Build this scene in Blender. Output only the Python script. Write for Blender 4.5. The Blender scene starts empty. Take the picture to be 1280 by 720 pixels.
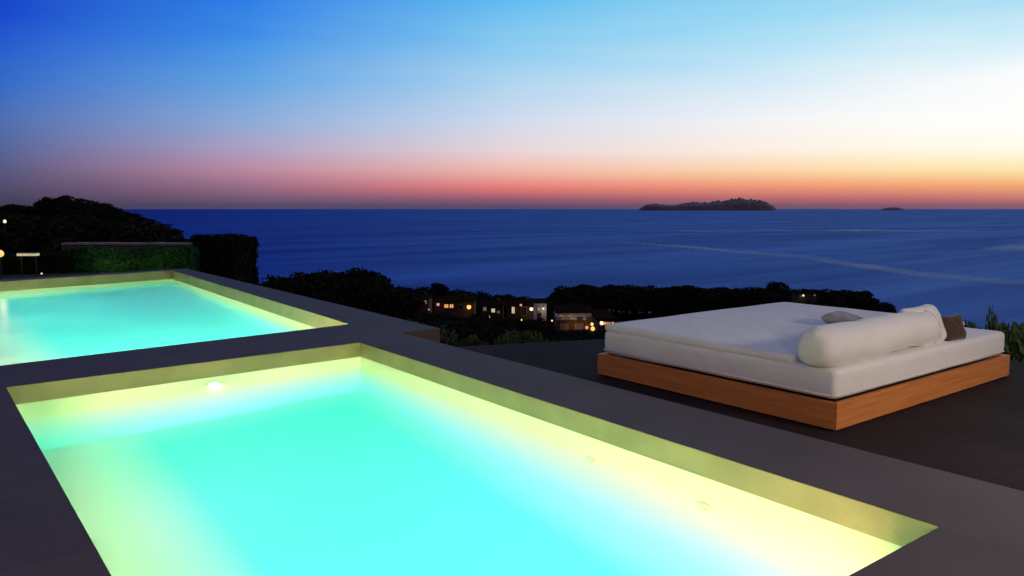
import bpy, bmesh, math, random
from mathutils import Vector, Matrix, noise
R_ = math.radians
rng = random.Random(7)
scene = bpy.context.scene

# ------------------------------------------------------------------ camera
HC = 1.44                      # eye above the pool coping (z = 0)
FPX = 970.0                    # focal length in pixels of a 1280 wide picture
YAW = R_(-37.5); PITCH = math.atan(99.0 / FPX)
cR = Vector((math.cos(YAW), math.sin(YAW), 0))
cF = Vector((-math.sin(YAW) * math.cos(PITCH), math.cos(YAW) * math.cos(PITCH), -math.sin(PITCH)))
cU = cR.cross(cF)
cam_d = bpy.data.cameras.new('camera'); cam = bpy.data.objects.new('camera', cam_d)
scene.collection.objects.link(cam); scene.camera = cam
cam_d.sensor_width = 36; cam_d.lens = FPX / 1280 * 36
cam_d.clip_start = 0.05; cam_d.clip_end = 250000
cam.matrix_world = Matrix(((cR.x, cU.x, -cF.x, 0), (cR.y, cU.y, -cF.y, 0), (cR.z, cU.z, -cF.z, HC), (0, 0, 0, 1)))
CAM = Vector((0, 0, HC))
def ray(px, py): return cF + cR * ((px - 640) / FPX) - cU * ((py - 360) / FPX)
def at(px, py, z=0.0):         # point of the horizontal plane z
    d = ray(px, py); return CAM + d * ((z - HC) / d.z)
def P(px, py, depth): return CAM + ray(px, py) * depth

# ------------------------------------------------------------------ dusk sky
def lin(c):
    return tuple(((v / 255) / 12.92 if v / 255 <= .04045 else ((v / 255 + .055) / 1.055) ** 2.4) for v in c) + (1,)
w = bpy.data.worlds.new('World'); scene.world = w; w.use_nodes = True
nt = w.node_tree; nt.nodes.clear(); N = nt.nodes.new; L = nt.links.new
def mth(op, a, b=None, c=None):
    n = N('ShaderNodeMath'); n.operation = op
    for i, v in enumerate((a, b, c)):
        if v is None: continue
        if isinstance(v, (int, float)): n.inputs[i].default_value = v
        else: L(v, n.inputs[i])
    return n.outputs[0]
tc = N('ShaderNodeTexCoord'); sp = N('ShaderNodeSeparateXYZ'); L(tc.outputs['Generated'], sp.inputs[0])
el = mth('MULTIPLY', mth('ARCSINE', sp.outputs[2]), 180 / math.pi)
fa = mth('ADD', mth('MULTIPLY', sp.outputs[0], cR.x), mth('MULTIPLY', sp.outputs[1], cR.y))
fb = mth('ADD', mth('MULTIPLY', sp.outputs[0], -math.sin(YAW)), mth('MULTIPLY', sp.outputs[1], math.cos(YAW)))
az = mth('MULTIPLY', mth('ARCTAN2', fa, fb), 180 / math.pi)      # 0 = middle of the view, + to the right (sunset)
# thin high cirrus wisps bend the gradient a little
mp = N('ShaderNodeMapping'); mp.inputs['Scale'].default_value = (1.6, 1.6, 14); mp.inputs['Rotation'].default_value = (.12, .1, 0)
L(tc.outputs['Generated'], mp.inputs[0]); nz = N('ShaderNodeTexNoise'); nz.inputs['Scale'].default_value = 2.2; nz.inputs['Detail'].default_value = 5
L(mp.outputs[0], nz.inputs[0])
wob = mth('MULTIPLY', mth('SUBTRACT', nz.outputs[0], .5), 1.0)
hi = mth('MINIMUM', mth('MAXIMUM', mth('DIVIDE', mth('SUBTRACT', el, 3), 8), 0), 1)
elw = mth('ADD', el, mth('MULTIPLY', wob, mth('MULTIPLY', hi, 2.6)))
COL = {
 0:    [(0,(20,62,200)),(50,(32,82,205)),(100,(48,103,198)),(150,(74,108,175)),(200,(84,94,138)),(235,(80,74,104)),(257,(62,60,84))],
 320:  [(0,(42,122,230)),(50,(66,146,230)),(100,(98,164,226)),(150,(140,172,216)),(185,(172,162,196)),(212,(188,138,160)),(235,(150,106,132)),(257,(82,74,104))],
 640:  [(0,(100,190,240)),(50,(134,202,240)),(100,(172,213,240)),(150,(208,219,237)),(187,(232,214,218)),(212,(240,186,172)),(234,(230,124,120)),(248,(152,92,112)),(258,(86,74,106))],
 960:  [(0,(148,213,243)),(50,(174,224,246)),(100,(214,235,248)),(150,(245,245,246)),(187,(253,240,226)),(212,(252,214,168)),(232,(240,154,120)),(247,(188,108,110)),(258,(108,84,108))],
 1120: [(0,(164,218,244)),(50,(200,234,248)),(100,(240,247,250)),(150,(254,253,250)),(187,(255,248,228)),(212,(253,226,170)),(232,(243,161,116)),(247,(195,112,112)),(258,(118,86,110))],
 1280: [(0,(174,223,244)),(45,(212,239,249)),(95,(252,253,253)),(150,(255,255,251)),(187,(255,252,232)),(212,(253,230,168)),(232,(244,168,116)),(248,(196,118,114)),(258,(128,90,110))],
}
EMAX = 60.0
def ramp(stops):
    r = N('ShaderNodeValToRGB'); cr = r.color_ramp; cr.interpolation = 'LINEAR'
    stops = sorted(stops); 
    while len(cr.elements) > 1: cr.elements.remove(cr.elements[-1])
    cr.elements[0].position = 0; cr.elements[0].color = stops[0][1]
    for e, c in stops:
        k = cr.elements.new(min(1, max(0, e / EMAX))); k.color = c
    L(mth('DIVIDE', mth('MAXIMUM', elw, 0), EMAX), r.inputs[0]); return r.outputs[0]
cols = []
ZEN = lin((98, 95, 122))
for px in sorted(COL):
    st = []
    for y, c in COL[px]:
        d = ray(px, y).normalized(); st.append((math.degrees(math.asin(d.z)), lin(c)))
    top = COL[px][0][1]; k = .75
    st.append((28, tuple(v * .6 + z * .4 for v, z in zip(lin(top)[:3], ZEN[:3])) + (1,)))
    st.append((60, ZEN))
    cols.append((math.degrees(math.atan((px - 640) / FPX)), ramp(st)))
back = ramp([(0, lin((88, 74, 88))), (12, lin((92, 82, 104))), (60, ZEN)])
keys = [(-115, back)] + cols + [(62, cols[-1][1]), (125, back)]
cur = keys[0][1]
for (a0, c0), (a1, c1) in zip(keys, keys[1:]):
    t = mth('MINIMUM', mth('MAXIMUM', mth('DIVIDE', mth('SUBTRACT', az, a0), a1 - a0), 0), 1)
    m = N('ShaderNodeMix'); m.data_type = 'RGBA'; L(t, m.inputs[0]); L(cur, m.inputs[6]); L(c1, m.inputs[7]); cur = m.outputs[2]
bg = N('ShaderNodeBackground'); bg.inputs[1].default_value = 1.0; L(cur, bg.inputs[0])
wo = N('ShaderNodeOutputWorld'); L(bg.outputs[0], wo.inputs[0])

scene.render.engine = 'CYCLES'
scene.view_settings.view_transform = 'Standard'; scene.view_settings.look = 'None'
scene.view_settings.exposure = 0.0; scene.view_settings.gamma = 1.0
scene.cycles.caustics_refractive = True; scene.cycles.caustics_reflective = False
scene.cycles.max_bounces = 14; scene.cycles.transmission_bounces = 10; scene.cycles.diffuse_bounces = 6
scene.cycles.sample_clamp_indirect = 6

# strengths of the pool lamps and of the added lanterns
POOL_W = 145.0          # each underwater lamp
FILL_LANTERN_W = 215.0       # unseen lanterns added in place of house light behind the camera

# ------------------------------------------------------------------ helpers
def link(o, parent=None):
    scene.collection.objects.link(o)
    if parent: o.parent = parent
    return o
def tag(o, label=None, cat=None, group=None, kind=None):
    if label: o['label'] = label
    if cat: o['category'] = cat
    if group: o['group'] = group
    if kind: o['kind'] = kind
    return o
def thing(name, label, cat, loc=(0, 0, 0), rz=0, group=None):
    o = bpy.data.objects.new(name, None); o.empty_display_size = .2
    link(o); o.location = loc; o.rotation_euler = (0, 0, rz)
    return tag(o, label, cat, group)
def build(name, bm, mat, parent=None, smooth=False, recalc=True):
    if recalc: bmesh.ops.recalc_face_normals(bm, faces=bm.faces[:])
    me = bpy.data.meshes.new(name); bm.to_mesh(me); bm.free()
    me.materials.append(mat)
    if smooth:
        for p in me.polygons: p.use_smooth = True
    return link(bpy.data.objects.new(name, me), parent)
def box(bm, x0, y0, z0, x1, y1, z1, bev=0.0, rot=None, seg=1):
    r = bmesh.ops.create_cube(bm, size=1)
    vs = r['verts']
    for v in vs:
        v.co = Vector(((x0 + x1) / 2 + v.co.x * (x1 - x0), (y0 + y1) / 2 + v.co.y * (y1 - y0), (z0 + z1) / 2 + v.co.z * (z1 - z0)))
    if bev:
        es = list({e for v in vs for e in v.link_edges})
        r2 = bmesh.ops.bevel(bm, geom=es, offset=bev, segments=seg, affect='EDGES', profile=.5)
        vs = r2['verts']
    return vs
def prism(bm, pts, z0, z1):
    a = [bm.verts.new((p[0], p[1], z0)) for p in pts]; b = [bm.verts.new((p[0], p[1], z1)) for p in pts]
    bm.faces.new(a[::-1]); bm.faces.new(b); n = len(pts)
    for i in range(n): bm.faces.new((a[i], a[(i + 1) % n], b[(i + 1) % n], b[i]))
def tube(bm, p0, p1, r0, r1, n=8):
    p0, p1 = Vector(p0), Vector(p1); d = (p1 - p0).normalized()
    u = d.orthogonal().normalized(); v = d.cross(u); A = []; B = []
    for i in range(n):
        c, s = math.cos(2 * math.pi * i / n), math.sin(2 * math.pi * i / n)
        A.append(bm.verts.new(p0 + (u * c + v * s) * r0)); B.append(bm.verts.new(p1 + (u * c + v * s) * r1))
    for i in range(n): bm.faces.new((A[i], A[(i + 1) % n], B[(i + 1) % n], B[i]))
    bm.faces.new(A[::-1]); bm.faces.new(B)
def lathe(bm, prof, n=24, M=Matrix()):
    rings = []
    for r, z in prof:
        if r < 1e-6: rings.append([bm.verts.new(M @ Vector((0, 0, z)))])
        else: rings.append([bm.verts.new(M @ Vector((r * math.cos(2 * math.pi * i / n), r * math.sin(2 * math.pi * i / n), z))) for i in range(n)])
    for a, b in zip(rings, rings[1:]):
        if len(a) == 1 and len(b) == 1: continue
        for i in range(n):
            j = (i + 1) % n
            if len(a) == 1: bm.faces.new((a[0], b[j], b[i]))
            elif len(b) == 1: bm.faces.new((a[i], a[j], b[0]))
            else: bm.faces.new((a[i], a[j], b[j], b[i]))

# ------------------------------------------------------------------ materials
def mat(name, col, rough=.8, spec=.3, var=0, scale=4, bump=0, bscale=30, col2=None, sheen=0, coord='Object', detail=6):
    m = bpy.data.materials.new(name); m.use_nodes = True; t = m.node_tree; b = t.nodes['Principled BSDF']
    b.inputs['Roughness'].default_value = rough; b.inputs['Specular IOR Level'].default_value = spec
    if sheen: b.inputs['Sheen Weight'].default_value = sheen
    tcn = t.nodes.new('ShaderNodeTexCoord')
    nz = t.nodes.new('ShaderNodeTexNoise'); nz.inputs['Scale'].default_value = scale; nz.inputs['Detail'].default_value = detail
    t.links.new(tcn.outputs[coord], nz.inputs[0])
    r = t.nodes.new('ShaderNodeValToRGB'); r.color_ramp.elements[0].position = .3; r.color_ramp.elements[1].position = .7
    c2 = col2 or tuple(c * (1 - var) for c in col)
    r.color_ramp.elements[0].color = (*c2, 1); r.color_ramp.elements[1].color = (*col, 1)
    t.links.new(nz.outputs[0], r.inputs[0]); t.links.new(r.outputs[0], b.inputs['Base Color'])
    if bump:
        n2 = t.nodes.new('ShaderNodeTexNoise'); n2.inputs['Scale'].default_value = bscale; n2.inputs['Detail'].default_value = 4
        t.links.new(tcn.outputs[coord], n2.inputs[0])
        bp = t.nodes.new('ShaderNodeBump'); bp.inputs['Strength'].default_value = bump; bp.inputs['Distance'].default_value = .02
        t.links.new(n2.outputs[0], bp.inputs['Height']); t.links.new(bp.outputs[0], b.inputs['Normal'])
    return m
def emit(name, col, s):
    m = bpy.data.materials.new(name); m.use_nodes = True; b = m.node_tree.nodes['Principled BSDF']
    b.inputs['Base Color'].default_value = (*[min(c, .8) for c in col], 1)
    b.inputs['Emission Color'].default_value = (*col, 1); b.inputs['Emission Strength'].default_value = s
    return m
def stone_tiles(name, col, col2, bw, bh, rough=.6, spec=.4, mortar=.006, dark=.5):
    m = mat(name, col, rough, spec, col2=col2, scale=1.3, bump=.12, bscale=60)
    t = m.node_tree; b = t.nodes['Principled BSDF']
    tcn = t.nodes.new('ShaderNodeTexCoord'); br = t.nodes.new('ShaderNodeTexBrick')
    br.inputs['Scale'].default_value = 1; br.inputs['Brick Width'].default_value = bw; br.inputs['Row Height'].default_value = bh
    br.inputs['Mortar Size'].default_value = mortar; br.inputs['Mortar Smooth'].default_value = .3; br.offset = 0.0
    br.inputs['Color1'].default_value = (1, 1, 1, 1); br.inputs['Color2'].default_value = (.86, .86, .86, 1); br.inputs['Mortar'].default_value = (dark, dark, dark, 1)
    t.links.new(tcn.outputs['Object'], br.inputs[0])
    mx = t.nodes.new('ShaderNodeMix'); mx.data_type = 'RGBA'; mx.blend_type = 'MULTIPLY'; mx.inputs[0].default_value = 1
    src = b.inputs['Base Color'].links[0].from_socket
    t.links.new(src, mx.inputs[6]); t.links.new(br.outputs[0], mx.inputs[7]); t.links.new(mx.outputs[2], b.inputs['Base Color'])
    return m
M = {}
M['coping'] = stone_tiles('coping_stone', (.135, .094, .086), (.104, .073, .068), .9, .9, dark=.84, rough=.7, spec=.2, mortar=.004)
M['deck'] = stone_tiles('deck_tiles', (.044, .029, .028), (.030, .021, .021), .6, .6, dark=.6, rough=.8, spec=.04, mortar=.004)
M['retain'] = mat('rendered_wall', (.12, .10, .09), var=.3)
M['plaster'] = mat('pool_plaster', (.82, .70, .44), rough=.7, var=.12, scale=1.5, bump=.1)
M['poolfloor'] = mat('pool_floor_tint', (.22, .80, .84), rough=.6, var=.05, scale=.8)
def depth_tint(m):   # water absorption painted into the wall colour: aqua grows with depth
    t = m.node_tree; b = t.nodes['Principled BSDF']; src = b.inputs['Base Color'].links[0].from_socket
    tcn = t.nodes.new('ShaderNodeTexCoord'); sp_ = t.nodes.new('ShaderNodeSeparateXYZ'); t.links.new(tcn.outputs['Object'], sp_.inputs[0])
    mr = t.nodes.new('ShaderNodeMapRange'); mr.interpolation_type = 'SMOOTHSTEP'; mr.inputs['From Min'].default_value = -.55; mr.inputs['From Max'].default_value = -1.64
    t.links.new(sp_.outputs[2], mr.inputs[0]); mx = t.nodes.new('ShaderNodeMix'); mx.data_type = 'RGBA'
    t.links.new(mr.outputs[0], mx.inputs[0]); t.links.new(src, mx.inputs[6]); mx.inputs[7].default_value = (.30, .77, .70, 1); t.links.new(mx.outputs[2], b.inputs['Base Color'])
depth_tint(M['plaster'])
M['inlet'] = mat('inlet_plastic', (.52, .47, .28))
M['palesl'] = mat('pale_slope_plaster', (.84, .74, .50), var=.04, rough=.7)
M['leafdark'] = mat('leaf_dark', (.030, .036, .020), rough=.9, spec=0, col2=(.014, .018, .011), scale=3)
M['leafmid'] = mat('leaf_mid', (.075, .095, .03), rough=.7, spec=.15, col2=(.03, .045, .015), scale=6)
M['leaffresh'] = mat('leaf_fresh', (.10, .16, .05), rough=.6, spec=.2, col2=(.04, .07, .02), scale=8)
M['bark'] = mat('bark', (.06, .045, .035), var=.5, scale=12, bump=.5)
M['soil'] = mat('hill_ground', (.035, .035, .02), var=.5, scale=.15, col2=(.02, .018, .012))
M['lawn'] = mat('lawn_grass', (.03, .06, .018), var=.4, scale=6, bump=.6, bscale=80)
M['wood'] = None
M['steel'] = mat('brushed_metal', (.5, .5, .5), rough=.35, var=.1); M['steel'].node_tree.nodes['Principled BSDF'].inputs['Metallic'].default_value = .9
M['blackmetal'] = mat('black_metal', (.03, .03, .03), rough=.5)
M['white'] = mat('white_render', (.55, .52, .50), var=.15, scale=1)
M['ochre'] = mat('ochre_render', (.10, .06, .035), var=.4, scale=1)
M['rooftile'] = mat('terracotta', (.032, .018, .014), rough=1, spec=0, var=.4, scale=3)
M['frame'] = mat('window_frame', (.2, .16, .12))
M['darkglass'] = mat('dark_glass', (.01, .012, .015), rough=.1, spec=.6)
M['litwarm'] = emit('lit_window_orange', (1, .42, .13), .9)
M['litpale'] = emit('lit_window_pale', (1, .78, .5), .7)
M['litdim'] = emit('lit_window_dim', (1, .7, .42), .15)
M['bulbwhite'] = emit('lamp_glass_white', (1, .78, .52), 1.2)
M['bulborange'] = emit('lamp_glass_orange', (1, .45, .14), 1.5)
M['bulbpink'] = emit('lamp_glass_pink', (1, .42, .32), .7)
M['bulbyellow'] = emit('lamp_glass_yellow', (1, .6, .08), 1.2)
M['strip'] = emit('strip_light', (1, .92, .5), .4)
M['dimlens'] = emit('dim_pool_glass', (1, .95, .7), .9)
M['poollens'] = emit('pool_lamp_glass', (1, .97, .8), 2)

def wood_mat():
    m = bpy.data.materials.new('oiled_wood'); m.use_nodes = True; t = m.node_tree; b = t.nodes['Principled BSDF']
    tcn = t.nodes.new('ShaderNodeTexCoord'); mp = t.nodes.new('ShaderNodeMapping'); mp.inputs['Scale'].default_value = (.7, .7, 14)
    t.links.new(tcn.outputs['Object'], mp.inputs[0])
    nz = t.nodes.new('ShaderNodeTexNoise'); nz.inputs['Scale'].default_value = 2.5; nz.inputs['Detail'].default_value = 8; nz.inputs['Distortion'].default_value = .6
    t.links.new(mp.outputs[0], nz.inputs[0])
    r = t.nodes.new('ShaderNodeValToRGB'); e = r.color_ramp.elements
    e[0].position = .32; e[0].color = (.52, .17, .04, 1); e[1].position = .68; e[1].color = (.66, .24, .06, 1)
    t.links.new(nz.outputs[0], r.inputs[0]); t.links.new(r.outputs[0], b.inputs['Base Color'])
    bp = t.nodes.new('ShaderNodeBump'); bp.inputs['Strength'].default_value = .15; bp.inputs['Distance'].default_value = .01
    t.links.new(nz.outputs[0], bp.inputs['Height']); t.links.new(bp.outputs[0], b.inputs['Normal'])
    b.inputs['Roughness'].default_value = .5; b.inputs['Specular IOR Level'].default_value = .35
    return m
M['wood'] = wood_mat()
def fabric(name, col, wr=.25):
    m = mat(name, col, rough=.95, spec=.1, var=.06, scale=2, sheen=.2)
    t = m.node_tree; b = t.nodes['Principled BSDF']; tcn = t.nodes.new('ShaderNodeTexCoord')
    n1 = t.nodes.new('ShaderNodeTexNoise'); n1.inputs['Scale'].default_value = 4; n1.inputs['Detail'].default_value = 3; n1.inputs['Distortion'].default_value = 1.2
    n2 = t.nodes.new('ShaderNodeTexNoise'); n2.inputs['Scale'].default_value = 350
    t.links.new(tcn.outputs['Object'], n1.inputs[0]); t.links.new(tcn.outputs['Object'], n2.inputs[0])
    b1 = t.nodes.new('ShaderNodeBump'); b1.inputs['Strength'].default_value = wr; b1.inputs['Distance'].default_value = .06
    b2 = t.nodes.new('ShaderNodeBump'); b2.inputs['Strength'].default_value = .2; b2.inputs['Distance'].default_value = .002
    t.links.new(n1.outputs[0], b1.inputs['Height']); t.links.new(n2.outputs[0], b2.inputs['Height']); t.links.new(b1.outputs[0], b2.inputs['Normal'])
    t.links.new(b2.outputs[0], b.inputs['Normal']); return m
M['canvas'] = fabric('white_canvas', (.80, .76, .73)); M['greycloth'] = fabric('grey_cloth', (.30, .29, .27)); M['browncloth'] = fabric('brown_cloth', (.07, .045, .035))

def water_mat():
    m = bpy.data.materials.new('pool_water'); m.use_nodes = True; t = m.node_tree; t.nodes.clear()
    g = t.nodes.new('ShaderNodeBsdfGlass'); g.inputs['IOR'].default_value = 1.33; g.inputs['Roughness'].default_value = 0.16
    v = t.nodes.new('ShaderNodeVolumeAbsorption'); v.inputs['Color'].default_value = (.52, .975, 1.0, 1); v.inputs['Density'].default_value = .30
    o = t.nodes.new('ShaderNodeOutputMaterial'); tcn = t.nodes.new('ShaderNodeTexCoord'); n = t.nodes.new('ShaderNodeTexNoise')
    n.inputs['Scale'].default_value = 2.2; n.inputs['Detail'].default_value = 3; t.links.new(tcn.outputs['Object'], n.inputs[0])
    b = t.nodes.new('ShaderNodeBump'); b.inputs['Strength'].default_value = .35; b.inputs['Distance'].default_value = .02
    t.links.new(n.outputs[0], b.inputs['Height']); t.links.new(b.outputs[0], g.inputs['Normal'])
    t.links.new(g.outputs[0], o.inputs['Surface']); t.links.new(v.outputs[0], o.inputs['Volume']); return m
M['water'] = water_mat()

def sea_mat():
    m = bpy.data.materials.new('sea_water'); m.use_nodes = True; t = m.node_tree; b = t.nodes['Principled BSDF']
    tcn = t.nodes.new('ShaderNodeTexCoord')
    n1 = t.nodes.new('ShaderNodeTexNoise'); n1.inputs['Scale'].default_value = .12; n1.inputs['Detail'].default_value = 7; t.links.new(tcn.outputs['Object'], n1.inputs[0])
    mp = t.nodes.new('ShaderNodeMapping'); mp.inputs['Rotation'].default_value = (0, 0, YAW); mp.inputs['Scale'].default_value = (.0011, .0075, 1); t.links.new(tcn.outputs['Object'], mp.inputs[0])
    n2 = t.nodes.new('ShaderNodeTexNoise'); n2.inputs['Scale'].default_value = 1; n2.inputs['Detail'].default_value = 11; n2.inputs['Roughness'].default_value = .62; n2.inputs['Distortion'].default_value = .8; t.links.new(mp.outputs[0], n2.inputs[0])
    r = t.nodes.new('ShaderNodeValToRGB'); e = r.color_ramp.elements; e[0].position = .35; e[0].color = (.0012, .006, .030, 1); e[1].position = .65; e[1].color = (.0025, .010, .045, 1)
    t.links.new(n2.outputs[0], r.inputs[0]); t.links.new(r.outputs[0], b.inputs['Base Color'])
    bp = t.nodes.new('ShaderNodeBump'); bp.inputs['Strength'].default_value = 1; bp.inputs['Distance'].default_value = 1.1
    t.links.new(n1.outputs[0], bp.inputs['Height']); t.links.new(bp.outputs[0], b.inputs['Normal'])
    out = t.nodes['Material Output']; t.nodes.remove(b)
    d = t.nodes.new('ShaderNodeBsdfDiffuse'); t.links.new(r.outputs[0], d.inputs[0])
    g = t.nodes.new('ShaderNodeBsdfGlossy'); g.inputs['Color'].default_value = (.038, .085, .40, 1); g.inputs['Roughness'].default_value = .25
    g2 = t.nodes.new('ShaderNodeValToRGB'); g2.color_ramp.elements[0].position = .36; g2.color_ramp.elements[1].position = .66; g2.color_ramp.elements[0].color = (.034, .066, .215, 1); g2.color_ramp.elements[1].color = (.058, .112, .33, 1)
    t.links.new(n2.outputs[0], g2.inputs[0]); t.links.new(g2.outputs[0], g.inputs['Color'])
    t.links.new(bp.outputs[0], g.inputs['Normal']); t.links.new(bp.outputs[0], d.inputs['Normal'])
    ad = t.nodes.new('ShaderNodeAddShader'); t.links.new(d.outputs[0], ad.inputs[0]); t.links.new(g.outputs[0], ad.inputs[1]); t.links.new(ad.outputs[0], out.inputs[0])
    return m
M['sea'] = sea_mat()

# ------------------------------------------------------------------ sea, island, terrain
SEA = -60.0
bm = bmesh.new(); bmesh.ops.create_circle(bm, cap_ends=True, radius=160000, segments=128)
for v in bm.verts: v.co.z = SEA
tag(build('sea', bm, M['sea'], recalc=False), kind='structure')

def wake(name, pts, label):
    # a smooth slick drifting on the sea: centre line and half width given along the course
    me_b = bmesh.new(); uv = me_b.loops.layers.uv.new('UVMap'); prev = None; n = 60
    def interp(t):
        s = t * (len(pts) - 1); i = min(int(s), len(pts) - 2); f = s - i
        return [a + (b - a) * f for a, b in zip(pts[i], pts[i + 1])]
    rows = []
    for k in range(n + 1):
        x, y, hw = interp(k / n); a = at(x, y - hw, SEA + .4); b = at(x, y + hw, SEA + .4)
        rows.append((me_b.verts.new(a), me_b.verts.new(b), k / n))
    for (a, b, u0), (c, d, u1) in zip(rows, rows[1:]):
        f = me_b.faces.new((a, b, d, c))
        for lp, q in zip(f.loops, ((u0, 0), (u0, 1), (u1, 1), (u1, 0))): lp[uv].uv = q
    o = build(name, me_b, M['wake']); return tag(o, kind='structure')
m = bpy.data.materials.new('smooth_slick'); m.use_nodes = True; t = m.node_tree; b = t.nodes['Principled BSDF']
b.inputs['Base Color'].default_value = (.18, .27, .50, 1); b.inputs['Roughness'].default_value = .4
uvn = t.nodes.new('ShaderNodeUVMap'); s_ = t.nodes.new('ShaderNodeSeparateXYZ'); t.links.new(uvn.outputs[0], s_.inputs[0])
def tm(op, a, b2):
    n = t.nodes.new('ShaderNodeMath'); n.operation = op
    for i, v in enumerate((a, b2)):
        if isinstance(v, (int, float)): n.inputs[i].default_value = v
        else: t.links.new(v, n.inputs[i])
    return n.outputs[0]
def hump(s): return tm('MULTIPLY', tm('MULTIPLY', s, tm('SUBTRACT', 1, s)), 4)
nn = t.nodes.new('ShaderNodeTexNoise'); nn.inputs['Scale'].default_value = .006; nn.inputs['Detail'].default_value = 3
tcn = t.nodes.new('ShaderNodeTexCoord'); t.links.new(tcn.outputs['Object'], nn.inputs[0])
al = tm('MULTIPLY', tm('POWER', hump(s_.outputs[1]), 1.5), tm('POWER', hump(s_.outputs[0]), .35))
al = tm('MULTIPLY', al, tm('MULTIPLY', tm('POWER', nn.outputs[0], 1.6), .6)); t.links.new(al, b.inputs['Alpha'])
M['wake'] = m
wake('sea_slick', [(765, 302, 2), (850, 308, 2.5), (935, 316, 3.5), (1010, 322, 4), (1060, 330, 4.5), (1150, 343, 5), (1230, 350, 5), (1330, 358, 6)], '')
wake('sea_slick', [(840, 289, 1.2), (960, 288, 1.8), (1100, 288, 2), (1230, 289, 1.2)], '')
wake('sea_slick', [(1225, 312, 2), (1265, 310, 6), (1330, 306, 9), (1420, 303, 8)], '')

def island(prof, depth, thick, label, name):
    bm = bmesh.new(); nu, nv = 110, 18; x0, x1 = prof[0][0], prof[-1][0]; g = []
    for i in range(nu + 1):
        x = x0 + (x1 - x0) * i / nu
        for (a, ha), (b2, hb) in zip(prof, prof[1:]):
            if a <= x <= b2: h = ha + (hb - ha) * (x - a) / (b2 - a)
        row = []
        for j in range(nv + 1):
            v = j / nv * 2 - 1
            p = P(x, 261, depth + v * thick * (.3 + .7 * math.sin(math.pi * i / nu) ** .5))
            hh = h * .8 / FPX * depth * max(0, 1 - v * v) ** .6
            hh *= 1 + .32 * noise.noise(Vector((i * .33, j * .6, 3))) + .12 * noise.noise(Vector((i * .9, j, 7)))
            row.append(bm.verts.new((p.x, p.y, SEA - 3 + hh + (61 if hh > 1 else 0) * min(1, hh / 60))))
        g.append(row)
    for a, b2 in zip(g, g[1:]):
        for j in range(nv): bm.faces.new((a[j], b2[j], b2[j + 1], a[j + 1]))
    o = build(name, bm, M['rock'], smooth=True); tag(o, label, 'island'); return o
M['rock'] = mat('island_rock', (.20, .11, .15), var=.4, scale=.002)
island([(797, 0), (803, 3), (808, 6.5), (818, 7.5), (828, 6), (836, 5.5), (845, 6), (856, 9), (866, 10), (876, 9), (886, 9.5), (896, 12), (903, 10.5), (912, 14), (922, 15.5), (932, 14), (944, 12.5), (952, 12), (960, 8), (968, 3), (971, 0)],
       30000, 1800, 'dark craggy island on the sea horizon against the orange sunset glow', 'island')
island([(1098, 0), (1106, 1.6), (1118, 2.4), (1128, 1.2), (1134, 0)], 34000, 900, 'tiny low islet on the horizon to the right of the craggy island', 'island')

RAD = [0, 14, 30, 60, 100, 160, 250, 320, 400, 650]
TER = [
 (-90, [-3, -3, -3, -3, -3, -2, -1, 1, -2, -64]),
 (-31, [-3, -3, -3, -4, -4, -4, -1, 0, -6, -64]),
 (-25, [-3, -3, -3.4, -5, -6, -6, -4, -5, -20, -64]),
 (-21.5, [-3, -3, -4, -7, -10, -14, -19, -30, -50, -64]),
 (-18, [-3, -3.2, -5, -10, -16, -22, -32, -45, -62, -64]),
 (-7, [-3, -3.2, -5, -9, -15, -24, -36, -46, -64, -64]),
 (4, [-3, -3, -5, -10, -16, -26, -36, -44, -64, -64]),
 (6, [-3, -3, -5, -10, -17, -24, -31, -38, -62, -64]),
 (24, [-3, -3, -6, -12, -20, -28, -32, -40, -62, -64]),
 (27, [-3, -3.5, -7, -15, -26, -40, -58, -64, -64, -64]),
 (33, [-3, -3.5, -8, -18, -32, -50, -64, -64, -64, -64]),
 (90, [-3, -4, -8, -18, -32, -50, -64, -64, -64, -64]),
]
def terr(x, y):
    a = math.degrees(math.atan2(x * cR.x + y * cR.y, -x * math.sin(YAW) + y * math.cos(YAW))); r = math.hypot(x, y)
    r = min(r, 649); a = max(-89.9, min(89.9, a))
    k = max(i for i in range(len(TER) - 1) if TER[i][0] <= a); fa_ = (a - TER[k][0]) / (TER[k + 1][0] - TER[k][0])
    fa_ = fa_ * fa_ * (3 - 2 * fa_)
    q = max(i for i in range(len(RAD) - 1) if RAD[i] <= r); fr = (r - RAD[q]) / (RAD[q + 1] - RAD[q])
    z0 = TER[k][1][q] * (1 - fr) + TER[k][1][q + 1] * fr; z1 = TER[k + 1][1][q] * (1 - fr) + TER[k + 1][1][q + 1] * fr
    z = z0 * (1 - fa_) + z1 * fa_
    if r > 25: z += noise.noise(Vector((x * .03, y * .03, 0))) * min(2, r * .02)
    return z
bm = bmesh.new(); rows = []; rr = [0.5, 4, 8, 12, 16, 21, 27, 34, 42, 52, 64, 78, 95, 115, 135, 160, 185, 212, 240, 270, 300, 335, 370, 410, 470, 550, 649]
for r in rr:
    rows.append([])
    for i in range(145):
        a = R_(-90 + 180 * i / 144); x = r * (math.sin(a) * cR.x - math.cos(a) * math.sin(YAW)); y = r * (math.sin(a) * cR.y + math.cos(a) * math.cos(YAW))
        rows[-1].append(bm.verts.new((x, y, terr(x, y))))
for a, b2 in zip(rows, rows[1:]):
    for i in range(144): bm.faces.new((a[i], a[i + 1], b2[i + 1], b2[i]))
tag(build('hillside', bm, M['soil'], smooth=True), kind='structure')

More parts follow.
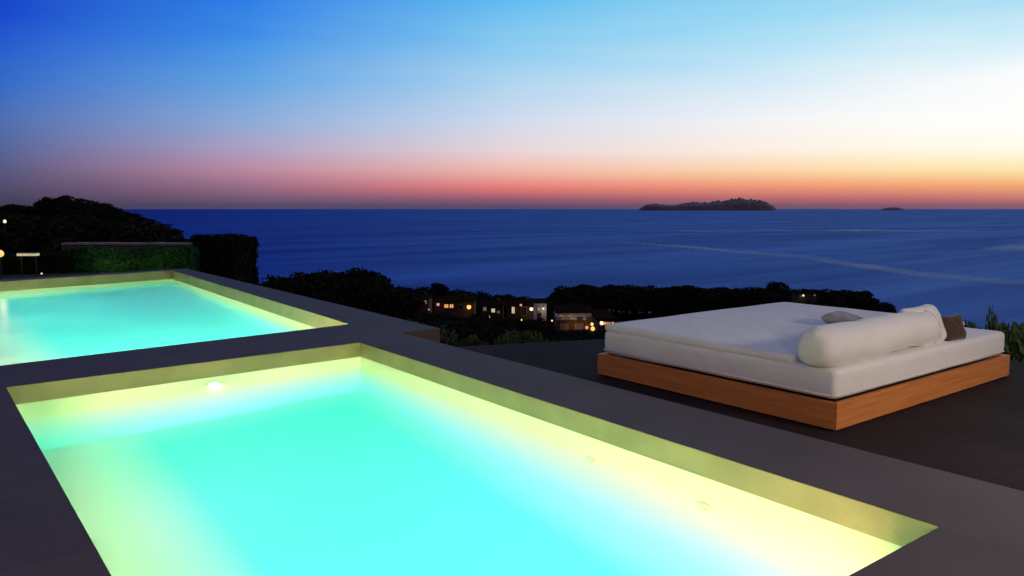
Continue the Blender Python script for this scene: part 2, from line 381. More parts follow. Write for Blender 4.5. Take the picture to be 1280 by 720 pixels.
# ------------------------------------------------------------------ pools
PA, PB, PC = at(7, 484), at(450, 428), at(1175, 658)
px0 = (PA.x + at(143, 720).x) / 2; px1 = (PB.x + PC.x) / 2; py0 = PC.y; py1 = (PA.y + PB.y) / 2
p1 = [Vector((at(143, 720).x, py0, 0)), Vector((PC.x, PC.y, 0)), Vector((PB.x, PB.y, 0)), Vector((PA.x, PA.y, 0))]
QR, QF, QN, QL = at(438, 405), at(215, 338), at(0, 457), at(0, 352)
dn = (QR - QN).normalized(); df = (QF - QL).normalized()
p2 = [QN - dn * .12, QR, QF, QL - df * 1.2]
WL1, WL2 = -.155, -.20
X0, X1 = -6.0, (at(552, 429, 0).x + .0)
XE2 = at(520, 407).x + .12
YE = QR.y - .98
def quad(bm, a, b, c, d, z0, z1): prism(bm, [a, b, c, d], z0, z1)
TH = -.16
bm = bmesh.new()
V2 = lambda x, y: Vector((x, y, 0))
yn = -7.0
quad(bm, V2(X0, yn), V2(X1, yn), V2(X1, p1[1].y), V2(X0, p1[0].y), -3.2, 0)
quad(bm, V2(X0, p1[0].y), p1[0], p1[3], V2(X0, p1[3].y), -3.2, 0)
quad(bm, p1[1], V2(X1, p1[1].y), V2(X1, p1[2].y), p1[2], -3.2, 0)
XF = QF.x + .42; yF = QF.y + .42
mid_l = V2(X0, p2[0].y - .6)
prism(bm, [V2(X0, p1[3].y), p1[3], p1[2], V2(X1, p1[2].y), V2(X1, YE), V2(XE2, YE), V2(XE2 + .02, QR.y), p2[1], p2[0], mid_l], -3.2, 0)
prism(bm, [mid_l, p2[0], p2[3], V2(X0, p2[3].y - 1)], -3.2, 0)
prism(bm, [p2[1], V2(XE2 + .02, QR.y), V2(XF, QF.y), p2[2]], -3.2, 0)
prism(bm, [V2(X0, p2[3].y - 1), p2[3], p2[2], V2(XF, QF.y), V2(XF, yF), V2(X0, p2[3].y - 1 + .45)], -3.2, 0)
tag(build('pool_terrace', bm, M['coping']), kind='structure')

def off(poly, d):      # offset a quad outward (counter-clockwise)
    out = []; n = len(poly)
    for i in range(n):
        a, b2, c = poly[i - 1], poly[i], poly[(i + 1) % n]
        e1 = (b2 - a).normalized(); e2 = (c - b2).normalized(); n1 = Vector((e1.y, -e1.x, 0)); n2 = Vector((e2.y, -e2.x, 0))
        k = (n1 + n2) / (1 + n1.dot(n2)); out.append(b2 + k * d)
    return out
M['band'] = mat('waterline_stone', (.46, .27, .12), rough=.6, var=.25, scale=2.5, bump=.15)
def floor_mat(w_, l_):   # ombre painted in: lamp glow along the left, water tint towards the middle
    m = bpy.data.materials.new('pool_floor_tint'); m.use_nodes = True; t = m.node_tree; b = t.nodes['Principled BSDF']; b.inputs['Roughness'].default_value = .6
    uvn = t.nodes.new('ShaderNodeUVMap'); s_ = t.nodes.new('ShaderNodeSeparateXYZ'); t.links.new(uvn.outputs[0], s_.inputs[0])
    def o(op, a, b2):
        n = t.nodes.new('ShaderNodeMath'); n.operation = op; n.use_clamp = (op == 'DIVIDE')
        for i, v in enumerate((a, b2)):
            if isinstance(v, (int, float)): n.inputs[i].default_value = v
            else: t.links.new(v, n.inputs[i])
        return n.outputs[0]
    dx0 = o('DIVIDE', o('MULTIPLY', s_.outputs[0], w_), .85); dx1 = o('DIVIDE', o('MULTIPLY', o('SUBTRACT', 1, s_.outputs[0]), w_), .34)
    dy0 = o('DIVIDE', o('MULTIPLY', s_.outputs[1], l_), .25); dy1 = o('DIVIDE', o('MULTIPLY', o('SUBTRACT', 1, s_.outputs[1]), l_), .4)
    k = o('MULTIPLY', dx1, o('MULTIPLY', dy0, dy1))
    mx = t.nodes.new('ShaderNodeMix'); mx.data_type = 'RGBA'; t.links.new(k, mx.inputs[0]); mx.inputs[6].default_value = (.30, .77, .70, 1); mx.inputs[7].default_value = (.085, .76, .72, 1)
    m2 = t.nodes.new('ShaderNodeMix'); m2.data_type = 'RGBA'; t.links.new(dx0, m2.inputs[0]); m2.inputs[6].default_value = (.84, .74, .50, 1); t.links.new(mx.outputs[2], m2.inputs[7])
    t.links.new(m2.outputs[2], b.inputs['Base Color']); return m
def pool(poly, wl, floor, label, lamps, slope=.16):
    c = sum(poly, Vector()) / 4
    root = thing('swimming_pool', label, 'swimming pool', (c.x, c.y, 0))
    L3 = [p - c for p in poly]
    ins = off(L3, -.003)
    # basin: three upright walls and a coved left side running down to the floor
    bm = bmesh.new()
    a, b2, cc, d = ins
    ds = Vector((slope, 0, 0))
    def col_(p, z): return Vector((p.x, p.y, z))
    n = 10; prof = []
    for k in range(n + 1):
        t_ = k / n; prof.append((slope * (1 - math.cos(t_ * math.pi / 2)), wl - .10 + (floor - wl + .10) * math.sin(t_ * math.pi / 2)))
    prof = [(0, wl + .0)] + prof
    A = [bm.verts.new(col_(a + (b2 - a).normalized() * s, z)) for s, z in prof]
    D = [bm.verts.new(col_(d + (cc - d).normalized() * s, z)) for s, z in prof]
    bs = bmesh.new(); A2 = [bs.verts.new(v.co) for v in A]; D2 = [bs.verts.new(v.co) for v in D]
    for i in range(len(prof) - 1): bs.faces.new((A2[i], A2[i + 1], D2[i + 1], D2[i]))
    build('sloping_side', bs, M['palesl'], root, smooth=True)
    B0 = bm.verts.new(col_(b2, wl)); B1 = bm.verts.new(col_(b2, floor)); C0 = bm.verts.new(col_(cc, wl)); C1 = bm.verts.new(col_(cc, floor))
    bm.faces.new((B0, B1, C1, C0)); bm.faces.new(A + [B1, B0]); bm.faces.new(D + [C1, C0])
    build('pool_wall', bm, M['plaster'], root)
    bm = bmesh.new()
    for p_, q_ in ((a, b2), (b2, cc), (cc, d), (d, a)): bm.faces.new([bm.verts.new(col_(p_, wl)), bm.verts.new(col_(q_, wl)), bm.verts.new(col_(q_, -.003)), bm.verts.new(col_(p_, -.003))])
    build('waterline_band', bm, M['band'], root)
    bm = bmesh.new(); e = .25
    q = [a + ds, b2, cc, d + ds]
    f_ = bm.faces.new([bm.verts.new(col_(v, floor + .004)) for v in q]); uvl = bm.loops.layers.uv.new('UVMap')
    for lp, uv_ in zip(f_.loops, ((0, 0), (1, 0), (1, 1), (0, 1))): lp[uvl].uv = uv_
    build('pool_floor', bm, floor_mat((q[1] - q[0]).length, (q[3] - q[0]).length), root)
    bm = bmesh.new(); prism(bm, off(L3, .03), floor - .1, wl)
    wo_ = build('water', bm, M['water'], root)
    for (s, t_, z, side, vis) in lamps:
        if side == 'left': p = L3[0].lerp(L3[3], t_); nrm = Vector((1, 0, 0)); up = .10
        elif side == 'right': p = L3[1].lerp(L3[2], t_); nrm = Vector((-1, 0, 0))
        elif side == 'near': p = L3[0].lerp(L3[1], t_); nrm = Vector((0, 1, 0))  # near-wall lamps are unseen, added to brighten the left side
        else: p = L3[3].lerp(L3[2], t_); nrm = Vector((0, -1, 0))
        p = Vector((p.x, p.y, z)) + nrm * .01
        Mx = nrm.to_track_quat('Z', 'Y').to_matrix().to_4x4()
        bm = bmesh.new(); lathe(bm, [(.0, .0), (.11, 0), (.115, .012), (.10, .028), (.082, .030), (.08, .015), (0, .012)], 24)
        o = build('underwater_lamp', bm, M['steel'], root, smooth=False); o.matrix_local = Matrix.Translation(p) @ Mx @ Matrix.Scale(.62 if side == 'far' else 1, 4)
        bm = bmesh.new(); lathe(bm, [(.078, .017), (.06, .030), (.03, .036), (0, .038)], 24)
        g = build('lamp_glass', bm, M['poollens' if side == 'far' else 'dimlens'], o, smooth=True)
        if s:
            ld = bpy.data.lights.new('pool_lamp_light', 'AREA'); ld.shape = 'DISK'; ld.size = .5 * min(vis, 1); ld.energy = POOL_W * s; ld.color = (1, .72, .44); ld.spread = R_(170)
            lo = link(bpy.data.objects.new('lamp_light', ld), o); lo.matrix_local = Matrix.Translation((0, 0, .12)) @ Matrix.Rotation(math.pi, 4, 'X')
    return root
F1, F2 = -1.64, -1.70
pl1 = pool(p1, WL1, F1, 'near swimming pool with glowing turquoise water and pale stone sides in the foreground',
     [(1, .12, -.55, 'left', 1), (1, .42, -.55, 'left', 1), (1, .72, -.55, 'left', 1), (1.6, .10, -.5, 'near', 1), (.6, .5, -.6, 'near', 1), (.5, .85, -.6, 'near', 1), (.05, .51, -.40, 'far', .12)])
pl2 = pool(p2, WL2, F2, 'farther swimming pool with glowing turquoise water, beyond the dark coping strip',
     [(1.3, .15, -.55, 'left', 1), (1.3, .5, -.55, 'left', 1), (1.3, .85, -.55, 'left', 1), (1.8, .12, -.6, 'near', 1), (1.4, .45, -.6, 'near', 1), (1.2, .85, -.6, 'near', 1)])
for t_ in (.385, .22):
    c = sum(p1, Vector()) / 4; p = (p1[1] - c).lerp(p1[2] - c, t_); p.z = -.62; p.x -= .008
    bm = bmesh.new(); lathe(bm, [(.028, .0), (.05, 0), (.055, .008), (.042, .014), (.028, .012), (.028, -.02)], 20)
    o = build('water_inlet', bm, M['inlet'], pl1); o.matrix_local = Matrix.Translation(p) @ Vector((-1, 0, 0)).to_track_quat('Z', 'Y').to_matrix().to_4x4()

# ------------------------------------------------------------------ lower terrace with the daybed
DK = -.16
e1, e2, e3 = at(560, 433, DK), at(579, 433, DK), at(749, 424, DK)
er = at(1300, 455, DK)
fb1 = at(1000, 418, DK)
bm = bmesh.new()
XR = 30
poly = [V2(X1, yn), V2(er.x + 14, yn), V2(er.x + 3.5, er.y - 3), V2(er.x, er.y), V2(fb1.x, fb1.y), V2(e3.x, e3.y), V2(e2.x, e2.y), V2(X1, e1.y + .1)]
prism(bm, poly, -3.4, DK)
tag(build('deck', bm, M['deck']), kind='structure')

# garden lawn behind the far pool
bm = bmesh.new()
prism(bm, [V2(X0 - 20, p2[3].y - 1 + .45 - 3), V2(X0, p2[3].y - 1 + .45), V2(XF, yF), V2(XF + .8, yF + 1), V2(XF + 1.0, yF + 8), V2(X0 - 20, yF + 14)], -3.4, -.35)
tag(build('lawn', bm, M['lawn']), kind='structure')

# ------------------------------------------------------------------ daybed
bl, bn, brr = at(748, 468, DK), at(1043, 541, DK), at(1264, 471, DK)
bx0, bx1, by0, by1 = (bl.x + bn.x) / 2, brr.x, bn.y, bl.y
BW, BD = bx1 - bx0, by1 - by0
bed = thing('daybed', 'large low daybed with white mattress on an orange wooden plinth, on the dark deck', 'daybed', ((bx0 + bx1) / 2, (by0 + by1) / 2, DK))
hw, hd = BW / 2, BD / 2
bh = .208
def mitre(bm, x0, x1, y, th, z0, z1, ang):   # front board with mitred ends, along local x at y=-hd, turned by ang
    pts = [(x0, y), (x1, y), (x1 - th, y + th), (x0 + th, y + th)]
    Rm = Matrix.Rotation(ang, 3, 'Z'); prism(bm, [Rm @ Vector((p[0], p[1], 0)) for p in pts], z0, z1)
for ang, a, b2 in ((0, hw, hd), (math.pi / 2, hd, hw), (math.pi, hw, hd), (-math.pi / 2, hd, hw)):
    bm = bmesh.new(); mitre(bm, -a + .001, a - .001, -b2, .045, .012, bh, ang)
    bmesh.ops.bevel(bm, geom=bm.edges[:], offset=.004, segments=2, affect='EDGES')
    build('side_board', bm, M['wood'], bed)
bm = bmesh.new(); box(bm, -hw + .05, -hd + .05, 0, hw - .05, hd - .05, bh - .02); build('plinth_base', bm, M['blackmetal'], bed)

def cushion(sx, sy, sz, bev, cuts=14, puff=.02, seed=0, amp=.006, sc=2.2):
    bm = bmesh.new(); bmesh.ops.create_cube(bm, size=1)
    for v in bm.verts: v.co = Vector((v.co.x * sx, v.co.y * sy, v.co.z * sz))
    bmesh.ops.bevel(bm, geom=bm.edges[:], offset=bev, segments=4, affect='EDGES', profile=.5)
    for ax, s in ((0, sx), (1, sy)):
        for k in range(1, cuts):
            co = [0, 0, 0]; no = [0, 0, 0]; co[ax] = -s / 2 + s * k / cuts; no[ax] = 1
            bmesh.ops.bisect_plane(bm, geom=bm.verts[:] + bm.edges[:] + bm.faces[:], plane_co=co, plane_no=no)
    for v in bm.verts:
        u, w_ = v.co.x / (sx / 2), v.co.y / (sy / 2)
        f = max(0, 1 - u * u) * max(0, 1 - w_ * w_)
        v.co.z += math.copysign(puff * f ** .6, v.co.z) if abs(v.co.z) > sz * .2 else 0
        p = v.co * sc; nv = Vector((noise.noise(p + Vector((seed, 0, 0))), noise.noise(p + Vector((0, seed, 5))), noise.noise(p + Vector((9, 0, seed)))))
        v.co += nv * amp
    return bm
ms = .03
mz0, mz1 = bh + .006, bh + .232
bm = cushion(BW - ms * 2, BD - ms * 2, mz1 - mz0, .05, puff=.0, amp=.006)
bmesh.ops.translate(bm, vec=(0, 0, (mz0 + mz1) / 2), verts=bm.verts[:])
mt = build('mattress', bm, M['canvas'], bed, smooth=True)
mt.modifiers.new('sub', 'SUBSURF').levels = 1; mt.modifiers['sub'].render_levels = 1
def loop_piping(z, ix, r=.007, rad=.05, name='piping', parent=None, x0=None, x1=None, y0=None, y1=None):
    bm = bmesh.new(); pts = []
    for cx, cy, a0 in ((x1 - rad, y1 - rad, 0), (x0 + rad, y1 - rad, 90), (x0 + rad, y0 + rad, 180), (x1 - rad, y0 + rad, 270)):
        for k in range(6): a = R_(a0 + 90 * k / 5); pts.append(Vector((cx + rad * math.cos(a), cy + rad * math.sin(a), z)))
    for p, q in zip(pts, pts[1:] + pts[:1]):
        if (q - p).length > 1e-5: tube(bm, p, q, r, r, 6)
    return build(name, bm, M['canvas'], parent, smooth=True)
loop_piping(mz0 + .035, 0, x0=-hw + ms, x1=hw - ms, y0=-hd + ms, y1=hd - ms, parent=mt, r=.005)
# upper pad covers the bed beyond the bolster
pd0 = -hd + .40
bm = cushion(BW - .074, BD - .40 - .036, .075, .036, puff=.012, seed=4, amp=.006)
bmesh.ops.translate(bm, vec=(0, (pd0 + hd - .035) / 2, mz1 + .022), verts=bm.verts[:])
pad = build('mattress_pad', bm, M['canvas'], bed, smooth=True); pad.modifiers.new('sub', 'SUBSURF').levels = 1; pad.modifiers['sub'].render_levels = 1

def loose(name, bm, m, label, cat, loc, rot, group=None):
    o = build(name, bm, m, None, smooth=True); o.location = loc; o.rotation_euler = rot
    s = o.modifiers.new('sub', 'SUBSURF'); s.levels = 1; s.render_levels = 2
    return tag(o, label, cat, group)
bcx, bcy = (bx0 + bx1) / 2, (by0 + by1) / 2
topz = DK + mz1
# bolster
blen, brad = 1.84, .165
bm = bmesh.new(); prof = [(0, -blen / 2), (.05, -blen / 2 - .004), (.10, -blen / 2 + .004), (.135, -blen / 2 + .03), (brad, -blen / 2 + .085)]
for k in range(1, 24): prof.append((brad * (1 + .02 * math.sin(k * 1.3)), -blen / 2 + .085 + (blen - .17) * k / 24))
prof += [(brad, blen / 2 - .085), (.135, blen / 2 - .03), (.10, blen / 2 - .004), (.05, blen / 2 + .004), (0, blen / 2)]
lathe(bm, prof, 32, Matrix.Rotation(math.pi / 2, 4, 'Y'))
for v in bm.verts:
    if v.co.z < -.12: v.co.z = -.12 + (v.co.z + .12) * .3
    v.co += Vector((0, 1, 1)) * noise.noise(v.co * 5) * .010 + Vector((0, 0, 1)) * noise.noise(v.co * 1.7) * .02
bolx = bx0 - .04 + blen / 2; boly = by0 + ms + .185
bol = loose('bolster', bm, M['canvas'], 'long round white bolster cushion lying along the near edge of the daybed', 'bolster', (bolx, boly, topz + .130), (0, 0, R_(1)))
for e_ in (1,):
    bm = bmesh.new(); n_ = 40; pts = [Vector((e_ * (blen / 2 - .075), (brad + .004) * math.cos(6.2832 * i / n_), (brad + .004) * math.sin(6.2832 * i / n_))) for i in range(n_)]
    for p in pts:
        if p.z < -.12: p.z = -.12 + (p.z + .12) * .3
        p += Vector((0, 1, 1)) * noise.noise(p * 5) * .010 + Vector((0, 0, 1)) * noise.noise(p * 1.7) * .02
    for p, q in zip(pts, pts[1:] + pts[:1]): tube(bm, p, q, .006, .006, 6)
    build('piping', bm, M['canvas'], bol, smooth=True)
# plump white pillow over the right end of the bolster
def pillow(sx, sy, th, seed):
    bm = bmesh.new(); n = 14; g = {}
    for s in (1, -1):
        for i in range(n + 1):
            for j in range(n + 1):
                u, v = i / n * 2 - 1, j / n * 2 - 1
                if s < 0 and (i in (0, n) or j in (0, n)): g[s, i, j] = g[1, i, j]; continue
                e = (max(0, 1 - u ** 4) * max(0, 1 - v ** 4)) ** .5
                k = 1 - .07 * (1 - abs(u) ** 2) * (abs(v) ** 3) - .0
                k2 = 1 - .07 * (1 - abs(v) ** 2) * (abs(u) ** 3)
                p = Vector((u * sx / 2 * k2, v * sy / 2 * k, s * th / 2 * e)); p += Vector((0, 0, .018)) * noise.noise(Vector((u * 2 + seed, v * 2, s)))
                g[s, i, j] = bm.verts.new(p)
    for s in (1, -1):
        for i in range(n):
            for j in range(n):
                f = [g[s, i, j], g[s, i + 1, j], g[s, i + 1, j + 1], g[s, i, j + 1]]
                if len(set(f)) == 4: bm.faces.new(f if s > 0 else f[::-1])
    return bm
def on_bed(px, py, z): return at(px, py, z)
loose('pillow', pillow(.56, .40, .26, 3), M['canvas'], 'plump white pillow propped at the right end of the bolster', 'pillow', (bolx + blen / 2 + .04, boly + .06, topz + .125), (R_(66), 0, R_(4)))
q = at(1057, 403, topz + .11)
loose('pillow', pillow(.42, .34, .13, 8), M['greycloth'], 'small grey cushion lying behind the middle of the white bolster', 'cushion', (q.x, q.y, topz + .12), (R_(14), 0, R_(8)))
loose('pillow', pillow(.32, .25, .12, 12), M['browncloth'], 'dark brown cushion propped beyond the right end of the bolster', 'cushion', (at(1190, 410, topz + .1).x, at(1190, 410, topz + .1).y, topz + .10), (R_(70), 0, R_(-6)))

# ------------------------------------------------------------------ unseen lanterns, added to stand in for house light behind the camera
def lantern(loc, label, power):
    t_ = thing('fill_lantern', label, 'lantern', loc)
    bm = bmesh.new(); lathe(bm, [(0, 0), (.14, 0), (.14, .015), (.02, .03), (.016, 1.28), (.09, 1.30), (.09, 1.32), (0, 1.32)], 20); build('post', bm, M['blackmetal'], t_)
    bm = bmesh.new(); lathe(bm, [(0, 1.33), (.08, 1.33), (.08, 1.56), (0, 1.57)], 20); build('lamp_glass', bm, M['bulbwhite'], t_, smooth=True)
    bm = bmesh.new(); lathe(bm, [(0, 1.66), (.03, 1.65), (.12, 1.59), (.12, 1.58), (0, 1.58)], 20); build('cap', bm, M['blackmetal'], t_)
    ld = bpy.data.lights.new('lantern_light', 'POINT'); ld.energy = power; ld.shadow_soft_size = .25; ld.color = (1, .84, .68)
    lo = link(bpy.data.objects.new('lantern_light', ld), t_); lo.location = (0, 0, 1.95)
    return t_
lantern((bx0 + .9, by0 - 3.3, DK), 'added black lantern standing in for house light, on the dark deck near the daybed', FILL_LANTERN_W)
lantern((-.8, -2.8, 0), 'added black lantern standing in for house light, on the pale coping behind the near pool', FILL_LANTERN_W * 2.2)

# ------------------------------------------------------------------ foliage
def crown_mesh(name, seed, n, lobes, leaf, flat=.8, shell=.55, m='leafdark', spread=.62, tri=False):
    rg = random.Random(seed); bm = bmesh.new(); L_ = []
    for k in range(lobes):
        a = rg.uniform(0, 6.28); rr_ = spread * math.sqrt(rg.random()); L_.append((Vector((rr_ * math.cos(a), rr_ * math.sin(a), rg.uniform(-.45, .55) * flat)), rg.uniform(.26, .5)))
    for i in range(n):
        c, r = rg.choice(L_)
        d = Vector((rg.gauss(0, 1), rg.gauss(0, 1), rg.gauss(0, 1))).normalized()
        p = c + Vector((d.x, d.y, d.z * flat)) * r * (shell + (1 - shell) * rg.random() ** .5) * rg.uniform(.9, 1.08)
        s = leaf * rg.uniform(.6, 1.3); ax = Vector((rg.gauss(0, 1), rg.gauss(0, 1), rg.gauss(0, .7))).normalized(); b_ = ax.orthogonal().normalized()
        b_ = (Matrix.Rotation(rg.uniform(0, 6.28), 3, ax) @ b_); c_ = ax.cross(b_)
        bm.faces.new([bm.verts.new(p + b_ * s), bm.verts.new(p + c_ * s * .5), bm.verts.new(p - b_ * s), bm.verts.new(p - c_ * s * .5)])
    me = bpy.data.meshes.new(name); bm.to_mesh(me); bm.free(); me.materials.append(M[m]); return me
def trunk_mesh(seed, h=1.0, r=.05, m='bark'):
    rg = random.Random(seed); bm = bmesh.new()
    x = rg.uniform(-.08, .08); y = rg.uniform(-.08, .08)
    tube(bm, (0, 0, -.15), (x, y, .5), r, r * .7, 7)
    for k in range(5):
        a = rg.uniform(0, 6.28); tube(bm, (x, y, .42 + .03 * k), (x + .45 * math.cos(a), y + .45 * math.sin(a), .75 + rg.uniform(0, .25)), r * .55, r * .12, 5)
    me = bpy.data.meshes.new('trunk'); bmesh.ops.scale(bm, vec=(1, 1, h), verts=bm.verts[:]); bm.to_mesh(me); bm.free(); me.materials.append(M[m]); return me
CROWN = [crown_mesh('crown', 11 + i, 2600, 9 + i, .075) for i in range(4)]
PINE = [crown_mesh('crown', 31 + i, 2600, 9, .07, flat=.42, spread=.75) for i in range(2)]
TRUNK = [trunk_mesh(i) for i in range(3)]
def tree(x, y, ztop, rad, label, group, name='tree', crowns=CROWN, zb=None, cat='tree', hz=None):
    zb = terr(x, y) if zb is None else zb
    h = max(ztop - zb, .8)
    root = thing(name, label, cat, (x, y, zb), 0, group)
    me = rng.choice(crowns); o = link(bpy.data.objects.new('crown', me), root)
    ch = hz or min(h * .5, rad * 1.0)
    o.scale = (rad, rad, ch); o.location = (0, 0, h - ch * .68); o.rotation_euler = (0, 0, rng.uniform(0, 6.28))
    t_ = link(bpy.data.objects.new('trunk', rng.choice(TRUNK)), root); t_.scale = (max(rad, 1), max(rad, 1), h * .85)
    return root
def prof(pts, x):
    for (a, ya), (b2, yb) in zip(pts, pts[1:]):
        if a <= x <= b2: return ya + (yb - ya) * (x - a) / (b2 - a)
    return pts[0][1] if x < pts[0][0] else pts[-1][1]
ZONES = ('far left', 'left part', 'centre', 'right part', 'far right')
def forest(px0, px1, step, d0, d1, sil, rad, label, group, crowns=CROWN, jit=.15, rows_=2, name='tree'):
    for k in range(rows_):
        x = px0
        while x < px1:
            d = d0 + (d1 - d0) * (k + rng.random() * .8) / rows_
            y = prof(sil, x) + (0 if k == rows_ - 1 else rng.uniform(0, 10)) + rng.uniform(0, 3)
            u = (x - px0) / (px1 - px0); zone = ZONES[min(int(max(u, 0) * len(ZONES)), len(ZONES) - 1)]
            row = '' if rows_ == 1 else (' of its front row' if k == 0 else ' of its back row' if k == rows_ - 1 else ' of its middle')
            p = P(x, y, d); tree(p.x, p.y, p.z, rad * rng.uniform(.8, 1.25), label + ', ' + zone + row, group, name, crowns)
            x += step * rng.uniform(.75, 1.2)
# left hill
SL = [(-260, 250), (-60, 256), (0, 256), (20, 253), (38, 257), (50, 256), (62, 249), (75, 244), (88, 244), (98, 251), (115, 252), (130, 256), (145, 260), (158, 266), (172, 272), (195, 278), (212, 288), (228, 302)]
forest(-160, 222, 15, 190, 262, SL, 6, 'broad dark tree on the left hill', 'trees on the left hill', rows_=3)
SL2 = [(-260, 266), (0, 268), (100, 266), (150, 274), (180, 284), (225, 300)]
forest(-120, 226, 17, 60, 150, SL2, 4.5, 'dark tree low above the garden wall', 'trees low on the left hill', rows_=3)
# slope left of the village
SM = [(318, 356), (345, 348), (375, 341), (410, 338), (455, 338), (480, 348), (496, 362), (510, 372)]
forest(330, 500, 15, 46, 66, SM, 2.6, 'dark bushy tree on the mound behind the pools', 'trees on the mound beyond the pools', rows_=3)
# trees behind the village
SV = [(520, 358), (535, 359), (548, 361), (575, 361), (600, 367), (625, 369), (660, 369), (682, 372), (700, 369), (715, 363)]
forest(515, 708, 13, 150, 220, SV, 6, 'dark tree behind the lit village houses', 'trees behind the village', rows_=3)
p = P(547, 353, 135); tree(p.x, p.y, p.z, 2.2, 'lone dark tree standing taller than its row, above the leftmost village lights', None, hz=2.0)
p = P(626, 368, 150); tree(p.x, p.y, p.z, 3.0, 'small round treetop rising above the row near the white village tower house', None, hz=2.5)
forest(498, 664, 12, 66, 84, [(490, 384), (520, 388), (545, 391), (600, 395), (664, 397)], 2.2, 'small dark tree before the village house walls', 'garden trees in front of the village houses', rows_=2)
# headland wood
SH = [(708, 362), (714, 355), (740, 356), (800, 357), (850, 356), (872, 358), (900, 359), (930, 358), (990, 360), (1020, 361), (1035, 363), (1060, 361), (1085, 360), (1100, 363), (1105, 372)]
forest(716, 1080, 12, 200, 262, SH, 7.5, 'dark tree in the headland wood behind the daybed', 'trees of the headland wood', rows_=4)
p = P(971, 352, 235); tree(p.x, p.y, p.z, 4.5, 'taller dark tree standing out of the headland wood above the daybed', None, hz=4)
forest(1092, 1110, 9, 150, 170, [(1090, 378), (1120, 384)], 4, 'low dark tree right of the headland wood', 'low trees at the foot of the headland', rows_=1)
# bushes between terrace and village
forest(500, 780, 13, 34, 60, [(480, 398), (560, 400), (650, 405), (700, 413), (760, 416)], 2.3, 'olive bush on the slope below the village', 'bushes below the village', rows_=2, name='bush')

# near shrubs along the terrace edge
SHR = [crown_mesh('foliage', 60 + i, 5200, 10, .05, flat=.9, m='leafmid', shell=.35) for i in range(3)]
def shrub(x, y, z, h, rad, label, group, name='shrub', meshes=SHR):
    root = thing(name, label, 'shrub', (x, y, z), 0, group)
    o = link(bpy.data.objects.new('foliage', rng.choice(meshes)), root); o.scale = (rad, rad, h / 1.5); o.location = (0, 0, h * .5); o.rotation_euler = (0, 0, rng.uniform(0, 6))
    t_ = link(bpy.data.objects.new('stem', TRUNK[0]), root); t_.scale = (rad * .5, rad * .5, h * .9)
    return root
for px, py, dep, rad in ((505, 404, 15, .7), (530, 408, 13.5, .7), (556, 413, 12, .75), (582, 416, 11, .6), (606, 417, 10.6, .6), (630, 415, 10.6, .6), (655, 413, 10.8, .6), (680, 414, 10.6, .6), (704, 417, 10.4, .55), (728, 418, 10.4, .55), (752, 419, 10.4, .5)):
    p = P(px, py, dep); g0 = terr(p.x, p.y); h = 1.5
    shrub(p.x, p.y, p.z - h, h, rad, 'low olive shrub edging the dark deck, ' + ('nearest the pool corner' if px < 560 else 'midway to the daybed' if px < 660 else 'nearest the daybed'), 'shrubs edging the deck')
# right hand leafy plants
FR = [crown_mesh('foliage', 80 + i, 1500, 9, .10, flat=1, m='leaffresh', shell=.3, spread=.5) for i in range(2)]
for px, py, dep, rad, lab in ((1270, 418, 9.4, .38, 'larger fresh green leafy shrub at the right border of the picture beyond the daybed'), (1244, 403, 9.6, .16, 'slim upright green sprig beyond the right corner of the daybed'), (1212, 412, 9.9, .25, 'low dark green plant showing behind the right end of the mattress'), (1300, 420, 9.2, .5, 'leafy green shrub just past the right border of the picture')):
    p = P(px, py, dep); h = 1.1; shrub(p.x, p.y, p.z - h, h, rad, lab, None, name='leafy_plant', meshes=FR)

# ------------------------------------------------------------------ garden beyond the far pool
def hedge(name, a, b2, th, h, z, label, m='leafdark', n=9000, leaf=.07, seed=3):
    rg = random.Random(seed); bm = bmesh.new(); a = Vector((a.x, a.y, z)); b2 = Vector((b2.x, b2.y, z)); d = (b2 - a); Ln = d.length; d.normalize(); s = Vector((-d.y, d.x, 0))
    root = thing(name, label, 'hedge', a)
    for i in range(n):
        u = rg.random() * Ln; f = rg.random()
        if f < .4: v, w_ = -th / 2 * rg.uniform(.85, 1.05), rg.random() * h
        elif f < .6: v, w_ = th / 2 * rg.uniform(.85, 1.05), rg.random() * h
        elif f < .9: v, w_ = rg.uniform(-th / 2, th / 2), h * rg.uniform(.93, 1.04)
        else: u = rg.choice((0, Ln)) + rg.uniform(-.05, .05); v, w_ = rg.uniform(-th / 2, th / 2), rg.random() * h
        wob_ = noise.noise(Vector((u * .8, w_, v))) * .12
        p = d * u + s * (v + wob_ * .5) + Vector((0, 0, max(.02, w_ + wob_ * w_ / h)))
        ax = Vector((rg.gauss(0, 1), rg.gauss(0, 1), rg.gauss(0, 1))).normalized(); q1 = ax.orthogonal().normalized(); q2 = ax.cross(q1); k = leaf * rg.uniform(.6, 1.2)
        bm.faces.new([bm.verts.new(p + q1 * k), bm.verts.new(p + q2 * k * .5), bm.verts.new(p - q1 * k), bm.verts.new(p - q2 * k * .5)])
    build('foliage', bm, M[m], root, recalc=False)
    bm = bmesh.new()
    e = [d * .1 - s * th * .36, d * (Ln - .1) - s * th * .36, d * (Ln - .1) + s * th * .36, d * .1 + s * th * .36]
    prism(bm, e, -.2, h * .9); build('branch_core', bm, M['bark'], root)
    return root
M['leafgreen'] = mat('leaf_green', (.03, .13, .03), rough=.7, col2=(.012, .06, .015), scale=2)
M['capstone'] = mat('pale_capstone', (.42, .36, .30), var=.4, scale=3)
D0 = 24.5
def gpos(px, dep, z): q_ = P(px, 300, dep); return Vector((q_.x, q_.y, z))
hedge('hedge', gpos(88, 22.4, 0), gpos(242, 22.6, 0), .6, .62, -.35, 'low trimmed green hedge with a bright green patch, beyond the far pool', 'leafgreen', seed=5)
